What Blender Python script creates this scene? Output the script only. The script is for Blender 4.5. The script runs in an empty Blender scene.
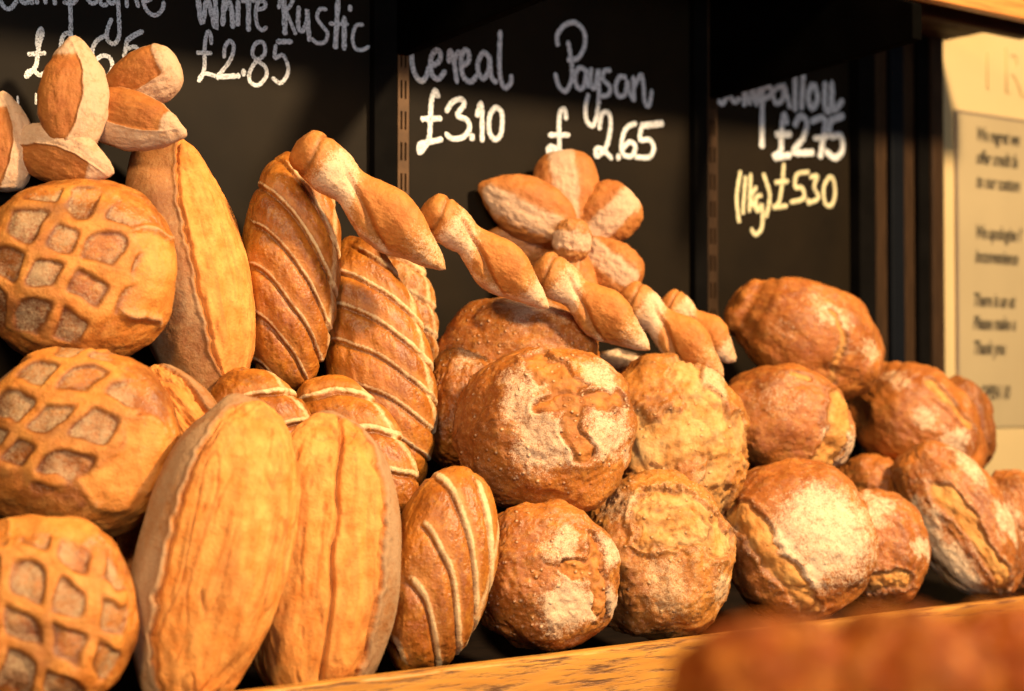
import bpy, math
import numpy as np
from mathutils import Vector, Matrix

# ------------------------------------------------------------------ camera, world, lights, exposure
SC = bpy.context.scene
COL = SC.collection
W, H = 1024, 691
F = 1670.0                       # focal length in pixels of a 1024 wide frame
D = 2.30                         # camera to back wall
CZ = 1.50                        # camera height
TH, PH = math.radians(36.4), math.radians(1.36)
CAM = Vector((0, -D, CZ))
FWD = Vector((math.sin(TH) * math.cos(PH), math.cos(TH) * math.cos(PH), math.sin(PH)))
RGT = Vector((math.cos(TH), -math.sin(TH), 0))
UP = RGT.cross(FWD)

cd = bpy.data.cameras.new('camera')
cam = bpy.data.objects.new('camera', cd)
COL.objects.link(cam)
cd.sensor_width = 36.0
cd.lens = 36.0 * F / W
cam.matrix_world = Matrix(((RGT.x, UP.x, -FWD.x, CAM.x), (RGT.y, UP.y, -FWD.y, CAM.y), (RGT.z, UP.z, -FWD.z, CAM.z), (0, 0, 0, 1)))
cd.clip_start = 0.05
cd.dof.use_dof = True
cd.dof.focus_distance = 2.40
cd.dof.aperture_fstop = 2.2
cd.dof.aperture_blades = 7
SC.camera = cam

wd = bpy.data.worlds.new('world')
SC.world = wd
wd.use_nodes = True
bgn = wd.node_tree.nodes['Background']
bgn.inputs['Color'].default_value = (0.76, 0.86, 1.0, 1)
bgn.inputs['Strength'].default_value = 0.07

def area(name, loc, target, size, power, color):
    l = bpy.data.lights.new(name, 'AREA')
    l.shape = 'DISK'
    l.size = size
    l.energy = power
    l.color = color
    o = bpy.data.objects.new(name, l)
    COL.objects.link(o)
    o.location = loc
    o.rotation_euler = (Vector(target) - Vector(loc)).to_track_quat('-Z', 'Y').to_euler()
    o['kind'] = 'helper'
    return o

area('shop_spotlight', (2.40, -2.55, 3.42), (0.9, -0.2, 1.40), 0.30, 215, (1.0, 0.75, 0.44))
area('left_fill_light', (-0.70, -2.20, 3.30), (0.3, -0.3, 1.4), 0.6, 72, (1.0, 0.74, 0.44))  # added fill light at upper left, brightens the left loaves

area('street_daylight', (0.1, -5.2, 1.75), (0.9, 0.0, 1.6), 1.6, 62, (0.74, 0.86, 1.0))

SC.view_settings.view_transform = 'Standard'
SC.view_settings.look = 'None'
SC.view_settings.gamma = 1.0
SC.view_settings.use_curve_mapping = False
SC.view_settings.exposure = 0.2
SC.cycles.use_denoising = True

# ------------------------------------------------------------------ helpers
def ray(px, py):
    return RGT * ((px - W / 2) / F) + UP * ((H / 2 - py) / F) + FWD

def at(px, py, depth):
    return CAM + ray(px, py) * depth

def on_y(px, py, y):
    r = ray(px, py)
    return CAM + r * ((y - CAM.y) / r.y)

def on_z(px, py, z):
    r = ray(px, py)
    return CAM + r * ((z - CAM.z) / r.z)

def X_at(px, y=0.0):
    return on_y(px, 345, y).x

def tag(o, label=None, cat=None, group=None, kind=None):
    for k, v in (('label', label), ('category', cat), ('group', group), ('kind', kind)):
        if v:
            o[k] = v
    return o

def empty(name, loc=(0, 0, 0)):
    o = bpy.data.objects.new(name, None)
    COL.objects.link(o)
    o.location = loc
    return o

def mesh_obj(name, verts, faces, mat, parent=None, smooth=False, attr=None):
    me = bpy.data.meshes.new(name)
    v = np.asarray(verts, dtype=np.float32)
    if isinstance(faces, np.ndarray):
        nf, k = faces.shape
        me.vertices.add(len(v))
        me.vertices.foreach_set('co', v.ravel())
        me.loops.add(nf * k)
        me.loops.foreach_set('vertex_index', faces.astype(np.int32).ravel())
        me.polygons.add(nf)
        me.polygons.foreach_set('loop_start', np.arange(0, nf * k, k, dtype=np.int32))
        me.polygons.foreach_set('loop_total', np.full(nf, k, dtype=np.int32))
        me.update(calc_edges=True)
    else:
        me.from_pydata([tuple(x) for x in v], [], faces)
    if smooth:
        me.polygons.foreach_set('use_smooth', [True] * len(me.polygons))
    if attr is not None:
        a = me.attributes.new('crust', 'FLOAT_COLOR', 'POINT')
        c = np.ones((len(v), 4), dtype=np.float32)
        c[:, :3] = attr
        a.data.foreach_set('color', c.ravel())
    me.update()
    o = bpy.data.objects.new(name, me)
    COL.objects.link(o)
    if mat:
        me.materials.append(mat)
    if parent:
        o.parent = parent
    return o

def box_data(x0, x1, y0, y1, z0, z1):
    v = [(x0, y0, z0), (x1, y0, z0), (x1, y1, z0), (x0, y1, z0), (x0, y0, z1), (x1, y0, z1), (x1, y1, z1), (x0, y1, z1)]
    f = [(0, 3, 2, 1), (4, 5, 6, 7), (0, 1, 5, 4), (1, 2, 6, 5), (2, 3, 7, 6), (3, 0, 4, 7)]
    return v, f

def boxes(name, lst, mat, parent=None, bevel=0.0):
    V, Fc = [], []
    for b in lst:
        v, f = box_data(*b)
        n = len(V)
        V += v
        Fc += [tuple(i + n for i in q) for q in f]
    o = mesh_obj(name, V, Fc, mat, parent)
    if bevel:
        m = o.modifiers.new('bevel', 'BEVEL')
        m.width = bevel
        m.segments = 2
    return o

def prism_x(name, prof, x0, x1, mat, parent=None, bevel=0.0):
    n = len(prof)
    V = [(x0, y, z) for y, z in prof] + [(x1, y, z) for y, z in prof]
    Fc = [tuple(range(n)), tuple(range(2 * n - 1, n - 1, -1))]
    Fc += [(i, i + n, (i + 1) % n + n, (i + 1) % n) for i in range(n)]
    o = mesh_obj(name, V, Fc, mat, parent)
    if bevel:
        m = o.modifiers.new('bevel', 'BEVEL')
        m.width = bevel
        m.segments = 2
    return o

# ------------------------------------------------------------------ numpy noise
_rng = np.random.RandomState(11)
_perm = np.concatenate([_rng.permutation(256)] * 2)
_grad = _rng.normal(size=(256, 3))
_grad /= np.linalg.norm(_grad, axis=1)[:, None]

def noise(P, seed=0.0):
    P = np.asarray(P, dtype=np.float64) + seed * np.array([17.3, 5.1, 9.7])
    i = np.floor(P).astype(np.int64)
    f = P - i
    u = f * f * f * (f * (f * 6 - 15) + 10)
    res = 0.0
    for dx in (0, 1):
        wx = u[:, 0] if dx else 1 - u[:, 0]
        for dy in (0, 1):
            wy = u[:, 1] if dy else 1 - u[:, 1]
            for dz in (0, 1):
                wz = u[:, 2] if dz else 1 - u[:, 2]
                h = _perm[(_perm[(_perm[(i[:, 0] + dx) & 255] + i[:, 1] + dy) & 255] + i[:, 2] + dz) & 255]
                g = _grad[h]
                dot = g[:, 0] * (f[:, 0] - dx) + g[:, 1] * (f[:, 1] - dy) + g[:, 2] * (f[:, 2] - dz)
                res = res + wx * wy * wz * dot
    return res * 1.6

def fbm(P, octs=4, seed=0.0):
    r, a, s = 0.0, 1.0, 1.0
    for k in range(octs):
        r = r + a * noise(np.asarray(P) * s, seed + k * 3.1)
        a *= 0.5
        s *= 2.03
    return r

def sst(e0, e1, x):
    t = np.clip((x - e0) / (e1 - e0), 0, 1)
    return t * t * (3 - 2 * t)

_cs = {}
def cube_sphere(n):
    if n in _cs:
        return _cs[n]
    t = np.tan(np.linspace(-math.pi / 4, math.pi / 4, n + 1))
    A, B = np.meshgrid(t, t, indexing='ij')
    A, B, O = A.ravel(), B.ravel(), np.ones((n + 1) ** 2)
    faces, pts, off = [], [], 0
    idx = np.arange((n + 1) ** 2).reshape(n + 1, n + 1)
    q = np.stack([idx[:-1, :-1], idx[1:, :-1], idx[1:, 1:], idx[:-1, 1:]], -1).reshape(-1, 4)
    for P in ((O, A, B), (-O, B, A), (B, O, A), (A, -O, B), (A, B, O), (B, A, -O)):
        pts.append(np.stack(P, 1))
        faces.append(q + off)
        off += (n + 1) ** 2
    P = np.concatenate(pts)
    P /= np.linalg.norm(P, axis=1)[:, None]
    Fc = np.concatenate(faces)
    _, first, inv = np.unique(np.round(P, 6), axis=0, return_index=True, return_inverse=True)
    _cs[n] = (P[first], inv.ravel()[Fc])
    return _cs[n]

def vnormals(P, Fc):
    a = P[Fc[:, 2]] - P[Fc[:, 0]]
    b = P[Fc[:, 3]] - P[Fc[:, 1]]
    n = np.cross(a, b)
    N = np.zeros_like(P)
    for k in range(4):
        for c in range(3):
            N[:, c] += np.bincount(Fc[:, k], n[:, c], len(P))
    return N / (np.linalg.norm(N, axis=1)[:, None] + 1e-12)

def seg_dist(p, q, pts):
    best = np.full(len(p), 9.0)
    for (x0, y0), (x1, y1) in zip(pts[:-1], pts[1:]):
        dx, dy = x1 - x0, y1 - y0
        t = np.clip(((p - x0) * dx + (q - y0) * dy) / (dx * dx + dy * dy + 1e-9), 0, 1)
        best = np.minimum(best, np.hypot(p - x0 - t * dx, q - y0 - t * dy))
    return best

# ------------------------------------------------------------------ materials
def new_mat(name):
    m = bpy.data.materials.new(name)
    m.use_nodes = True
    nt = m.node_tree
    return m, nt, nt.nodes['Principled BSDF']

def nd(nt, typ, **kw):
    n = nt.nodes.new(typ)
    for k, v in kw.items():
        setattr(n, k, v)
    return n

def mixc(nt, fac, a, b, blend='MIX'):
    n = nt.nodes.new('ShaderNodeMix')
    n.data_type = 'RGBA'
    n.blend_type = blend
    for s, v in ((0, fac), (6, a), (7, b)):
        if hasattr(v, 'is_linked') or isinstance(v, bpy.types.NodeSocket):
            nt.links.new(v, n.inputs[s])
        else:
            n.inputs[s].default_value = (*v, 1) if isinstance(v, tuple) else v
    return n.outputs[2]

def mathn(nt, op, a, b=None, clamp=False):
    n = nt.nodes.new('ShaderNodeMath')
    n.operation = op
    n.use_clamp = clamp
    for i, v in enumerate((a, b)):
        if v is None:
            continue
        if isinstance(v, bpy.types.NodeSocket):
            nt.links.new(v, n.inputs[i])
        else:
            n.inputs[i].default_value = v
    return n.outputs[0]

def noise_tex(nt, vec, scale, detail=4, rough=0.55):
    n = nd(nt, 'ShaderNodeTexNoise')
    n.inputs['Scale'].default_value = scale
    n.inputs['Detail'].default_value = detail
    n.inputs['Roughness'].default_value = rough
    nt.links.new(vec, n.inputs['Vector'])
    return n.outputs['Fac']

def rng(nt, v, a, b, c=0.0, d=1.0):
    n = nd(nt, 'ShaderNodeMapRange')
    nt.links.new(v, n.inputs['Value'])
    for i, x in zip((1, 2, 3, 4), (a, b, c, d)):
        n.inputs[i].default_value = x
    return n.outputs[0]

def crust_material(name, dark, mid, light, cut_a, cut_b, flour, bake=(0.10, 0.028, 0.006), rough=0.5, seeds=0.0, blister=0.5, flour_noise=90.0, speck=1.6, cover=0.85, spec=0.4):
    m, nt, bs = new_mat(name)
    tc = nd(nt, 'ShaderNodeTexCoord').outputs['Object']
    at_ = nd(nt, 'ShaderNodeAttribute', attribute_name='crust')
    sep = nd(nt, 'ShaderNodeSeparateColor')
    nt.links.new(at_.outputs['Color'], sep.inputs[0])
    cut, flo, bak = sep.outputs
    n1 = noise_tex(nt, tc, 13, 5)
    n2 = noise_tex(nt, tc, 70, 4)
    n3 = noise_tex(nt, tc, 260, 3)
    base = mixc(nt, rng(nt, n1, 0.32, 0.66), dark, mid)
    base = mixc(nt, mathn(nt, 'MULTIPLY', rng(nt, n2, 0.48, 0.72), 0.6), base, light)
    n5 = noise_tex(nt, tc, 150, 4, 0.7)
    base = mixc(nt, mathn(nt, 'MULTIPLY', rng(nt, n5, 0.48, 0.32), 0.5), base, bake)
    base = mixc(nt, mathn(nt, 'MULTIPLY', rng(nt, n5, 0.60, 0.76), 0.55), base, light)
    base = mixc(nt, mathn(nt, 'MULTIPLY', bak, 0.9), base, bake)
    # torn crumb inside the slashes
    n4 = noise_tex(nt, tc, 34, 5, 0.65)
    cc = mixc(nt, rng(nt, n4, 0.36, 0.66), cut_a, cut_b)
    cc = mixc(nt, mathn(nt, 'MULTIPLY', rng(nt, n3, 0.56, 0.72), 0.35), cc, dark)
    cc = mixc(nt, mathn(nt, 'MULTIPLY', bak, 0.75), cc, bake)
    base = mixc(nt, cut, base, cc)
    # flour dusting
    nf = noise_tex(nt, tc, flour_noise, 5, 0.7)
    nf2 = noise_tex(nt, tc, flour_noise * 3.2, 3, 0.6)
    nn = mathn(nt, 'ADD', mathn(nt, 'MULTIPLY', mathn(nt, 'SUBTRACT', nf, 0.5), 2.0), mathn(nt, 'MULTIPLY', mathn(nt, 'SUBTRACT', nf2, 0.5), speck))
    ff = mathn(nt, 'ADD', mathn(nt, 'SUBTRACT', mathn(nt, 'MULTIPLY', flo, 1.45), 0.25), nn)
    ff = mathn(nt, 'MULTIPLY', rng(nt, ff, 0.28, 1.15), rng(nt, flo, 0.02, 0.15))
    base = mixc(nt, mathn(nt, 'MULTIPLY', ff, cover), base, flour)
    hgt = mathn(nt, 'ADD', mathn(nt, 'MULTIPLY', n2, 0.6), mathn(nt, 'MULTIPLY', n3, 0.35))
    vo = nd(nt, 'ShaderNodeTexVoronoi')
    vo.inputs['Scale'].default_value = 95
    nt.links.new(tc, vo.inputs['Vector'])
    blis = rng(nt, vo.outputs['Distance'], 0.05, 0.34, 1.0, 0.0)
    gate = rng(nt, vo.outputs['Color'], 0.60, 0.66)
    blis = mathn(nt, 'MULTIPLY', blis, gate)
    hgt = mathn(nt, 'ADD', hgt, mathn(nt, 'MULTIPLY', blis, blister))
    if seeds:
        base = mixc(nt, mathn(nt, 'MULTIPLY', rng(nt, blis, 0.35, 0.7), seeds), base, flour)
    nt.links.new(base, bs.inputs['Base Color'])
    rr = mathn(nt, 'ADD', rough, mathn(nt, 'ADD', mathn(nt, 'MULTIPLY', ff, 0.3), mathn(nt, 'MULTIPLY', cut, 0.2)), True)
    nt.links.new(rr, bs.inputs['Roughness'])
    bs.inputs['Specular IOR Level'].default_value = spec
    bp = nd(nt, 'ShaderNodeBump')
    bp.inputs['Strength'].default_value = 0.75
    bp.inputs['Distance'].default_value = 0.004
    nt.links.new(hgt, bp.inputs['Height'])
    nt.links.new(bp.outputs[0], bs.inputs['Normal'])
    return m

MAT = {}
MAT['lattice'] = crust_material('lattice_crust', (0.31, 0.080, 0.010), (0.52, 0.170, 0.024), (0.60, 0.27, 0.06), (0.58, 0.185, 0.022), (0.68, 0.28, 0.050), (0.44, 0.28, 0.140), bake=(0.11, 0.026, 0.005), rough=0.45, blister=0.10)
MAT['split'] = crust_material('split_crust', (0.22, 0.075, 0.017), (0.36, 0.145, 0.038), (0.44, 0.22, 0.075), (0.62, 0.188, 0.020), (0.77, 0.325, 0.070), (0.38, 0.225, 0.110), bake=(0.22, 0.055, 0.008), rough=0.58, blister=0.06, speck=.8)
MAT['batard'] = crust_material('slashed_crust', (0.25, 0.060, 0.005), (0.45, 0.142, 0.013), (0.56, 0.225, 0.034), (0.46, 0.145, 0.022), (0.54, 0.22, 0.05), (0.72, 0.48, 0.235), rough=0.42, blister=0.28, speck=.8, cover=.95)
MAT['cereal'] = crust_material('cereal_crust', (0.27, 0.066, 0.006), (0.46, 0.142, 0.015), (0.56, 0.24, 0.045), (0.43, 0.125, 0.013), (0.54, 0.205, 0.034), (0.70, 0.47, 0.28), rough=0.46, seeds=0.5, blister=0.85, flour_noise=170, speck=2.6, cover=.88)
MAT['open'] = crust_material('open_crumb_crust', (0.34, 0.100, 0.013), (0.50, 0.18, 0.025), (0.58, 0.27, 0.06), (0.54, 0.215, 0.036), (0.66, 0.38, 0.135), (0.66, 0.44, 0.24), rough=0.5, seeds=0.4, blister=0.7, flour_noise=170, speck=2.4, cover=.78)
MAT['rustic'] = crust_material('rustic_crust', (0.26, 0.064, 0.008), (0.45, 0.135, 0.018), (0.54, 0.22, 0.045), (0.54, 0.195, 0.028), (0.66, 0.33, 0.085), (0.72, 0.51, 0.31), rough=0.5, blister=0.3, flour_noise=110, speck=1.8, cover=.9)
MAT['stick'] = crust_material('stick_crust', (0.42, 0.145, 0.024), (0.54, 0.215, 0.044), (0.60, 0.29, 0.08), (0.42, 0.120, 0.015), (0.53, 0.19, 0.032), (0.70, 0.47, 0.28), rough=0.5, blister=0.2, flour_noise=150, speck=2.4, cover=.9)
MAT['petal'] = crust_material('star_crust', (0.36, 0.125, 0.024), (0.46, 0.18, 0.046), (0.52, 0.25, 0.08), (0.36, 0.095, 0.011), (0.46, 0.155, 0.025), (0.58, 0.37, 0.225), rough=0.5, blister=0.1, flour_noise=60, speck=1.2, cover=.85)
MAT['roll'] = crust_material('dark_roll_crust', (0.12, 0.018, 0.002), (0.27, 0.056, 0.005), (0.58, 0.22, 0.03), (0.35, 0.09, 0.02), (0.45, 0.16, 0.04), (0.5, 0.3, 0.15), rough=0.45, blister=0.1, spec=0.06, cover=0.2)

def simple(name, col, rough=0.6, var=0.25, scale=20, bump=0.1, stretch=(1, 1, 1), metallic=0.0, spec=0.4):
    m, nt, bs = new_mat(name)
    tc = nd(nt, 'ShaderNodeTexCoord').outputs['Object']
    mp = nd(nt, 'ShaderNodeMapping')
    mp.inputs['Scale'].default_value = stretch
    nt.links.new(tc, mp.inputs[0])
    n = noise_tex(nt, mp.outputs[0], scale, 5)
    lo = tuple(c * (1 - var) for c in col)
    hi = tuple(min(1, c * (1 + var)) for c in col)
    nt.links.new(mixc(nt, rng(nt, n, 0.3, 0.7), lo, hi), bs.inputs['Base Color'])
    bs.inputs['Roughness'].default_value = rough
    bs.inputs['Metallic'].default_value = metallic
    bs.inputs['Specular IOR Level'].default_value = spec
    if bump:
        b = nd(nt, 'ShaderNodeBump')
        b.inputs['Strength'].default_value = bump
        b.inputs['Distance'].default_value = 0.003
        nt.links.new(n, b.inputs['Height'])
        nt.links.new(b.outputs[0], bs.inputs['Normal'])
    return m

MAT['board'] = simple('slate_black_paint', (0.0105, 0.0062, 0.0024), 0.6, 0.3, 6, 0.05, spec=0.10)
MAT['black'] = simple('black_paint', (0.004, 0.0032, 0.0026), 0.8, 0.3, 15, 0.1, spec=0.03)
MAT['matt'] = simple('matt_black_plate', (0.0016, 0.0013, 0.001), 0.9, 0.3, 15, 0.05, spec=0.01)
MAT['navy'] = simple('blue_black_paint', (0.004, 0.0045, 0.006), 0.6, 0.2, 15, 0.1, spec=0.08)
MAT['brownstrip'] = simple('brown_lacquered_metal', (0.10, 0.048, 0.018), 0.5, 0.3, 30, 0.1, spec=0.2)
MAT['darkbrown'] = simple('dark_brown_wood', (0.035, 0.017, 0.007), 0.6, 0.4, 14, 0.2, (12, 12, 1), spec=0.12)
MAT['shelfwood'] = simple('dark_varnished_wood', (0.040, 0.012, 0.004), 0.6, 0.5, 9, 0.3, (1, 14, 14), spec=0.1)
MAT['edgewood'] = simple('orange_varnished_wood', (0.50, 0.19, 0.045), 0.4, 0.35, 9, 0.2, (1, 14, 14))
MAT['cream'] = simple('cream_paint', (0.56, 0.40, 0.185), 0.75, 0.05, 4, 0.05)
MAT['notice'] = simple('laminated_cream_sheet', (0.40, 0.30, 0.16), 0.5, 0.05, 5, 0.0)
MAT['ink'] = simple('black_ink', (0.02, 0.014, 0.01), 0.6, 0.2, 60, 0.0)
MAT['traybase'] = simple('blackened_tray_wood', (0.008, 0.004, 0.002), 0.8, 0.5, 12, 0.3, (1, 8, 8), spec=0.1)
MAT['floor'] = simple('floor_tile', (0.16, 0.11, 0.07), 0.6, 0.2, 3, 0.05)
MAT['cab'] = simple('cabinet_wood', (0.20, 0.085, 0.028), 0.5, 0.3, 6, 0.1, (12, 12, 1))

def tray_wood():
    m, nt, bs = new_mat('weathered_tray_wood')
    tc = nd(nt, 'ShaderNodeTexCoord').outputs['Object']
    mp = nd(nt, 'ShaderNodeMapping')
    mp.inputs['Scale'].default_value = (0.55, 7, 7)
    nt.links.new(tc, mp.inputs[0])
    n1 = noise_tex(nt, mp.outputs[0], 7, 6, 0.6)
    n2 = noise_tex(nt, mp.outputs[0], 19, 6, 0.75)
    c = mixc(nt, rng(nt, n1, 0.3, 0.7), (0.44, 0.165, 0.022), (0.66, 0.30, 0.050))
    c = mixc(nt, rng(nt, n2, 0.52, 0.60), c, (0.15, 0.052, 0.010))
    nt.links.new(c, bs.inputs['Base Color'])
    bs.inputs['Roughness'].default_value = 0.5
    b = nd(nt, 'ShaderNodeBump')
    b.inputs['Strength'].default_value = 0.5
    b.inputs['Distance'].default_value = 0.004
    nt.links.new(rng(nt, n2, 0.5, 0.66, 1.0, 0.0), b.inputs['Height'])
    nt.links.new(b.outputs[0], bs.inputs['Normal'])
    return m
MAT['traywood'] = tray_wood()

def chalk(name, col):
    m, nt, bs = new_mat(name)
    tc = nd(nt, 'ShaderNodeTexCoord').outputs['Object']
    n = noise_tex(nt, tc, 420, 4, 0.7)
    c = mixc(nt, rng(nt, n, 0.34, 0.52), (0.09, 0.075, 0.06), col)
    nt.links.new(c, bs.inputs['Base Color'])
    bs.inputs['Roughness'].default_value = 0.95
    bs.inputs['Specular IOR Level'].default_value = 0.1
    return m
MAT['chalk'] = chalk('white_chalk', (0.80, 0.78, 0.76))
MAT['chalk_yellow'] = chalk('yellow_chalk', (0.72, 0.62, 0.36))

# ------------------------------------------------------------------ the setting
ZB = on_y(396, 57, 0).z            # where a bracket meets the wall
ZS = CZ + 0.725                    # underside of the shelf
ZL = CZ - 0.367                    # top of the tray lip
YF = -0.50                         # front of the tray lip
X0, XE = -0.75, 3.6
X1, X2, XB, XF = X_at(393), X_at(705), X_at(852), X_at(932)

tag(mesh_obj('floor', *box_data(-3, 6, -6, 0.2, -0.05, 0.0), MAT['floor']), kind='structure')
tag(boxes('wall_back', [(-3, XF, 0.024, 0.14, 0, 3.4)], MAT['black']), kind='structure')
wr = tag(boxes('wall_right', [(XF, 6, 0.0, 0.14, 0, 3.4)], MAT['cream']), kind='structure')
# dark ribbed frame between the boards and the cream wall
fx = [X_at(p) for p in (850, 866, 880, 893, 909, 920, 932)]
fy = (-0.030, -0.022, -0.034, -0.018, -0.030, -0.036)
fm = ('black', 'darkbrown', 'navy', 'darkbrown', 'black', 'darkbrown')
tr = tag(empty('trim_1', (fx[0], 0, 0)), kind='structure')
for i in range(6):
    o = boxes('frame_rib', [(fx[i] - fx[0], fx[i + 1] - fx[0], fy[i], 0.02, 0.9, 2.9)], MAT[fm[i]], tr, 0.004)

# chalkboards
def ribbons(name, strokes, width, mat, parent, y):
    V, Fc = [], []
    for st in strokes:
        k = 1.0
        if isinstance(st, tuple):
            st, k = st
        P = [on_y(px, py, y) for px, py in st]
        P = [Vector((p.x, p.z)) for p in P]
        if len(P) == 1:
            P = [P[0] - Vector((0, .003)), P[0] + Vector((0, .003))]
        pts = []
        Q = [P[0]] + P + [P[-1]]
        for i in range(1, len(Q) - 2):
            for s in range(7):
                t = s / 7
                p0, p1, p2, p3 = Q[i - 1:i + 3]
                pts.append(0.5 * ((2 * p1) + (p2 - p0) * t + (2 * p0 - 5 * p1 + 4 * p2 - p3) * t * t + (3 * p1 - p0 - 3 * p2 + p3) * t ** 3))
        pts.append(P[-1])
        w = width * k / 2
        d0 = (pts[1] - pts[0]).normalized()
        d1 = (pts[-1] - pts[-2]).normalized()
        pts = [pts[0] - d0 * w * .7] + pts + [pts[-1] + d1 * w * .7]
        n0 = len(V)
        m = len(pts)
        for i, p in enumerate(pts):
            a = pts[max(i - 1, 0)]
            b = pts[min(i + 1, m - 1)]
            d = (b - a)
            d = d.normalized() if d.length > 1e-9 else Vector((1, 0))
            nrm = Vector((-d.y, d.x))
            ww = w * (0.45 if i in (0, m - 1) else 1 + 0.18 * math.sin(i * 2.7 + px_phase(st)))
            V += [(p.x + nrm.x * ww, y, p.y + nrm.y * ww), (p.x - nrm.x * ww, y, p.y - nrm.y * ww), (p.x, y - 0.0008, p.y)]
        for i in range(m - 1):
            a, b = n0 + 3 * i, n0 + 3 * i + 3
            Fc += [(a, b, b + 2, a + 2), (a + 2, b + 2, b + 1, a + 1)]
    return mesh_obj(name, V, Fc, mat, parent)

def px_phase(st):
    return st[0][0] * 0.37

def cr(ox, oy, s, lst):
    out = []
    for st in lst:
        k = None
        if isinstance(st, tuple):
            st, k = st
        q = [(ox + x / s, oy + y / s) for x, y in st]
        out.append((q, k) if k else q)
    return out

T1 = cr(0, 0, 5.39, [
    [(75, -110), (35, -120), (0, -70), (2, 0), (28, 42), (58, 44), (88, 8)],
    [(160, -60), (125, -60), (108, -20), (125, 14), (155, 5), (165, -60), (172, 18)],
    [(195, -60), (200, 16)], [(200, -30), (228, -62), (242, -20), (245, 16)], [(245, -30), (272, -60), (290, -20), (296, 20)],
    [(372, -70), (380, 60), (382, 205)], [(376, -50), (410, -60), (415, -10), (390, 18), (345, 12)],
    [(520, -60), (485, -55), (470, -15), (495, 18), (525, 0), (530, -60), (545, 20), (575, 25)],
    [(625, -60), (590, -55), (580, -10), (600, 18), (625, 0), (632, -60), (640, 80), (642, 190), (615, 236), (580, 215), (578, 165), (600, 105)],
    [(680, -60), (684, 35)], [(684, -20), (715, -62), (732, -10), (745, 35)],
    [(770, 10), (815, -10), (800, -60), (770, -40), (775, 20), (800, 65), (840, 82), (875, 50), (882, 12)],
    [(222, 152), (228, 185), (212, 235), (202, 300), (195, 350), (172, 384), (143, 415)], [(222, 152), (205, 185), (200, 245)], [(155, 292), (240, 286)],
    [(140, 415), (152, 386), (185, 384), (215, 406), (252, 384)],
    [(328, 260), (335, 205), (362, 178), (388, 200), (380, 260), (345, 350), (330, 376), (410, 380)],
    [(572, 190), (522, 220), (497, 275), (505, 345), (533, 402), (580, 410), (606, 362), (592, 312), (552, 300), (515, 325)],
    ([(765, 170), (720, 192), (684, 218)], 1.2), [(684, 218), (676, 270), (668, 305)], [(690, 262), (728, 252), (748, 285), (725, 335), (690, 345)],
    ([(95, 520), (98, 580)], .5), ([(193, 505), (193, 560)], .5)])
T1B = cr(185, 0, 5.12, [
    ([(62, -50), (86, 118), (116, 0), (158, 146), (152, -70)], 1.3), ([(205, -70), (193, 125)], 1.3), ([(200, 50), (225, 10), (240, 60), (244, 138)], 1.3),
    ([(272, 10), (270, 125)], 1.3), [(272, -35)], ([(325, -60), (325, 152)], 1.3), [(292, 6), (358, 4)],
    [(362, 50), (405, 40), (410, 12), (378, 8), (362, 60), (370, 128), (395, 154), (416, 140)],
    ([(504, -50), (512, 170)], 1.4), [(480, 40), (500, -30), (552, -15), (535, 35), (505, 58)], [(518, 60), (566, 172)],
    ([(582, 38), (580, 135), (602, 158), (625, 105), (625, 50), (636, 205)], 1.2),
    [(722, 48), (690, 48), (676, 90), (702, 132), (730, 170), (716, 214), (676, 220), (650, 198)],
    ([(785, -30), (770, 242)], 1.4), [(742, 120), (832, 124)], ([(815, 92), (815, 248)], 1.4), ([(845, 42)], 1.2),
    [(910, 126), (876, 132), (858, 190), (870, 244), (905, 256), (940, 240)],
    [(134, 222), (132, 180), (118, 162), (105, 200), (100, 260), (100, 340), (86, 390), (70, 415)], [(64, 270), (132, 272)], [(74, 400), (100, 376), (152, 388)],
    [(200, 292), (205, 240), (230, 210), (250, 240), (230, 310), (168, 390)], ([(165, 394), (275, 388)], 1.3), ([(300, 372)], 1.3),
    [(410, 240), (395, 215), (360, 225), (345, 275), (370, 310), (410, 342), (416, 390), (375, 436), (335, 420), (330, 375), (360, 320), (405, 280), (410, 240)],
    [(465, 232), (460, 295), (500, 282), (525, 330), (525, 380), (490, 425), (450, 400)], ([(474, 213), (542, 213)], 1.3)])
T2 = cr(400, 20, 4.607, [
    [(100, 112), (62, 125), (54, 165), (60, 222), (80, 268), (102, 280), (122, 258), (132, 222)],
    [(140, 215), (180, 190), (186, 152), (165, 140), (142, 180), (147, 248), (176, 272), (206, 238)],
    [(225, 192), (230, 142), (247, 182), (262, 285)], [(250, 182), (268, 150), (288, 156)],
    [(282, 215), (315, 190), (316, 150), (296, 140), (281, 190), (291, 258), (325, 285), (352, 258)],
    [(410, 170), (385, 150), (361, 190), (361, 240), (385, 270), (409, 230), (413, 172), (420, 258), (442, 286)],
    [(462, 55), (458, 200), (465, 278), (485, 312), (510, 290), (513, 258)],
    [(175, 352), (162, 325), (146, 370), (140, 450), (135, 540), (110, 590), (90, 610), (92, 572), (130, 564), (190, 550)], [(102, 456), (186, 454)],
    [(215, 420), (240, 380), (280, 364), (296, 390), (264, 438), (308, 460), (320, 500), (290, 540), (240, 546), (213, 524)], ([(332, 540)], 1.1),
    [(355, 440), (375, 386), (379, 555)], [(440, 400), (414, 440), (411, 510), (436, 550), (466, 520), (469, 430), (440, 400)]])
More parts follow.
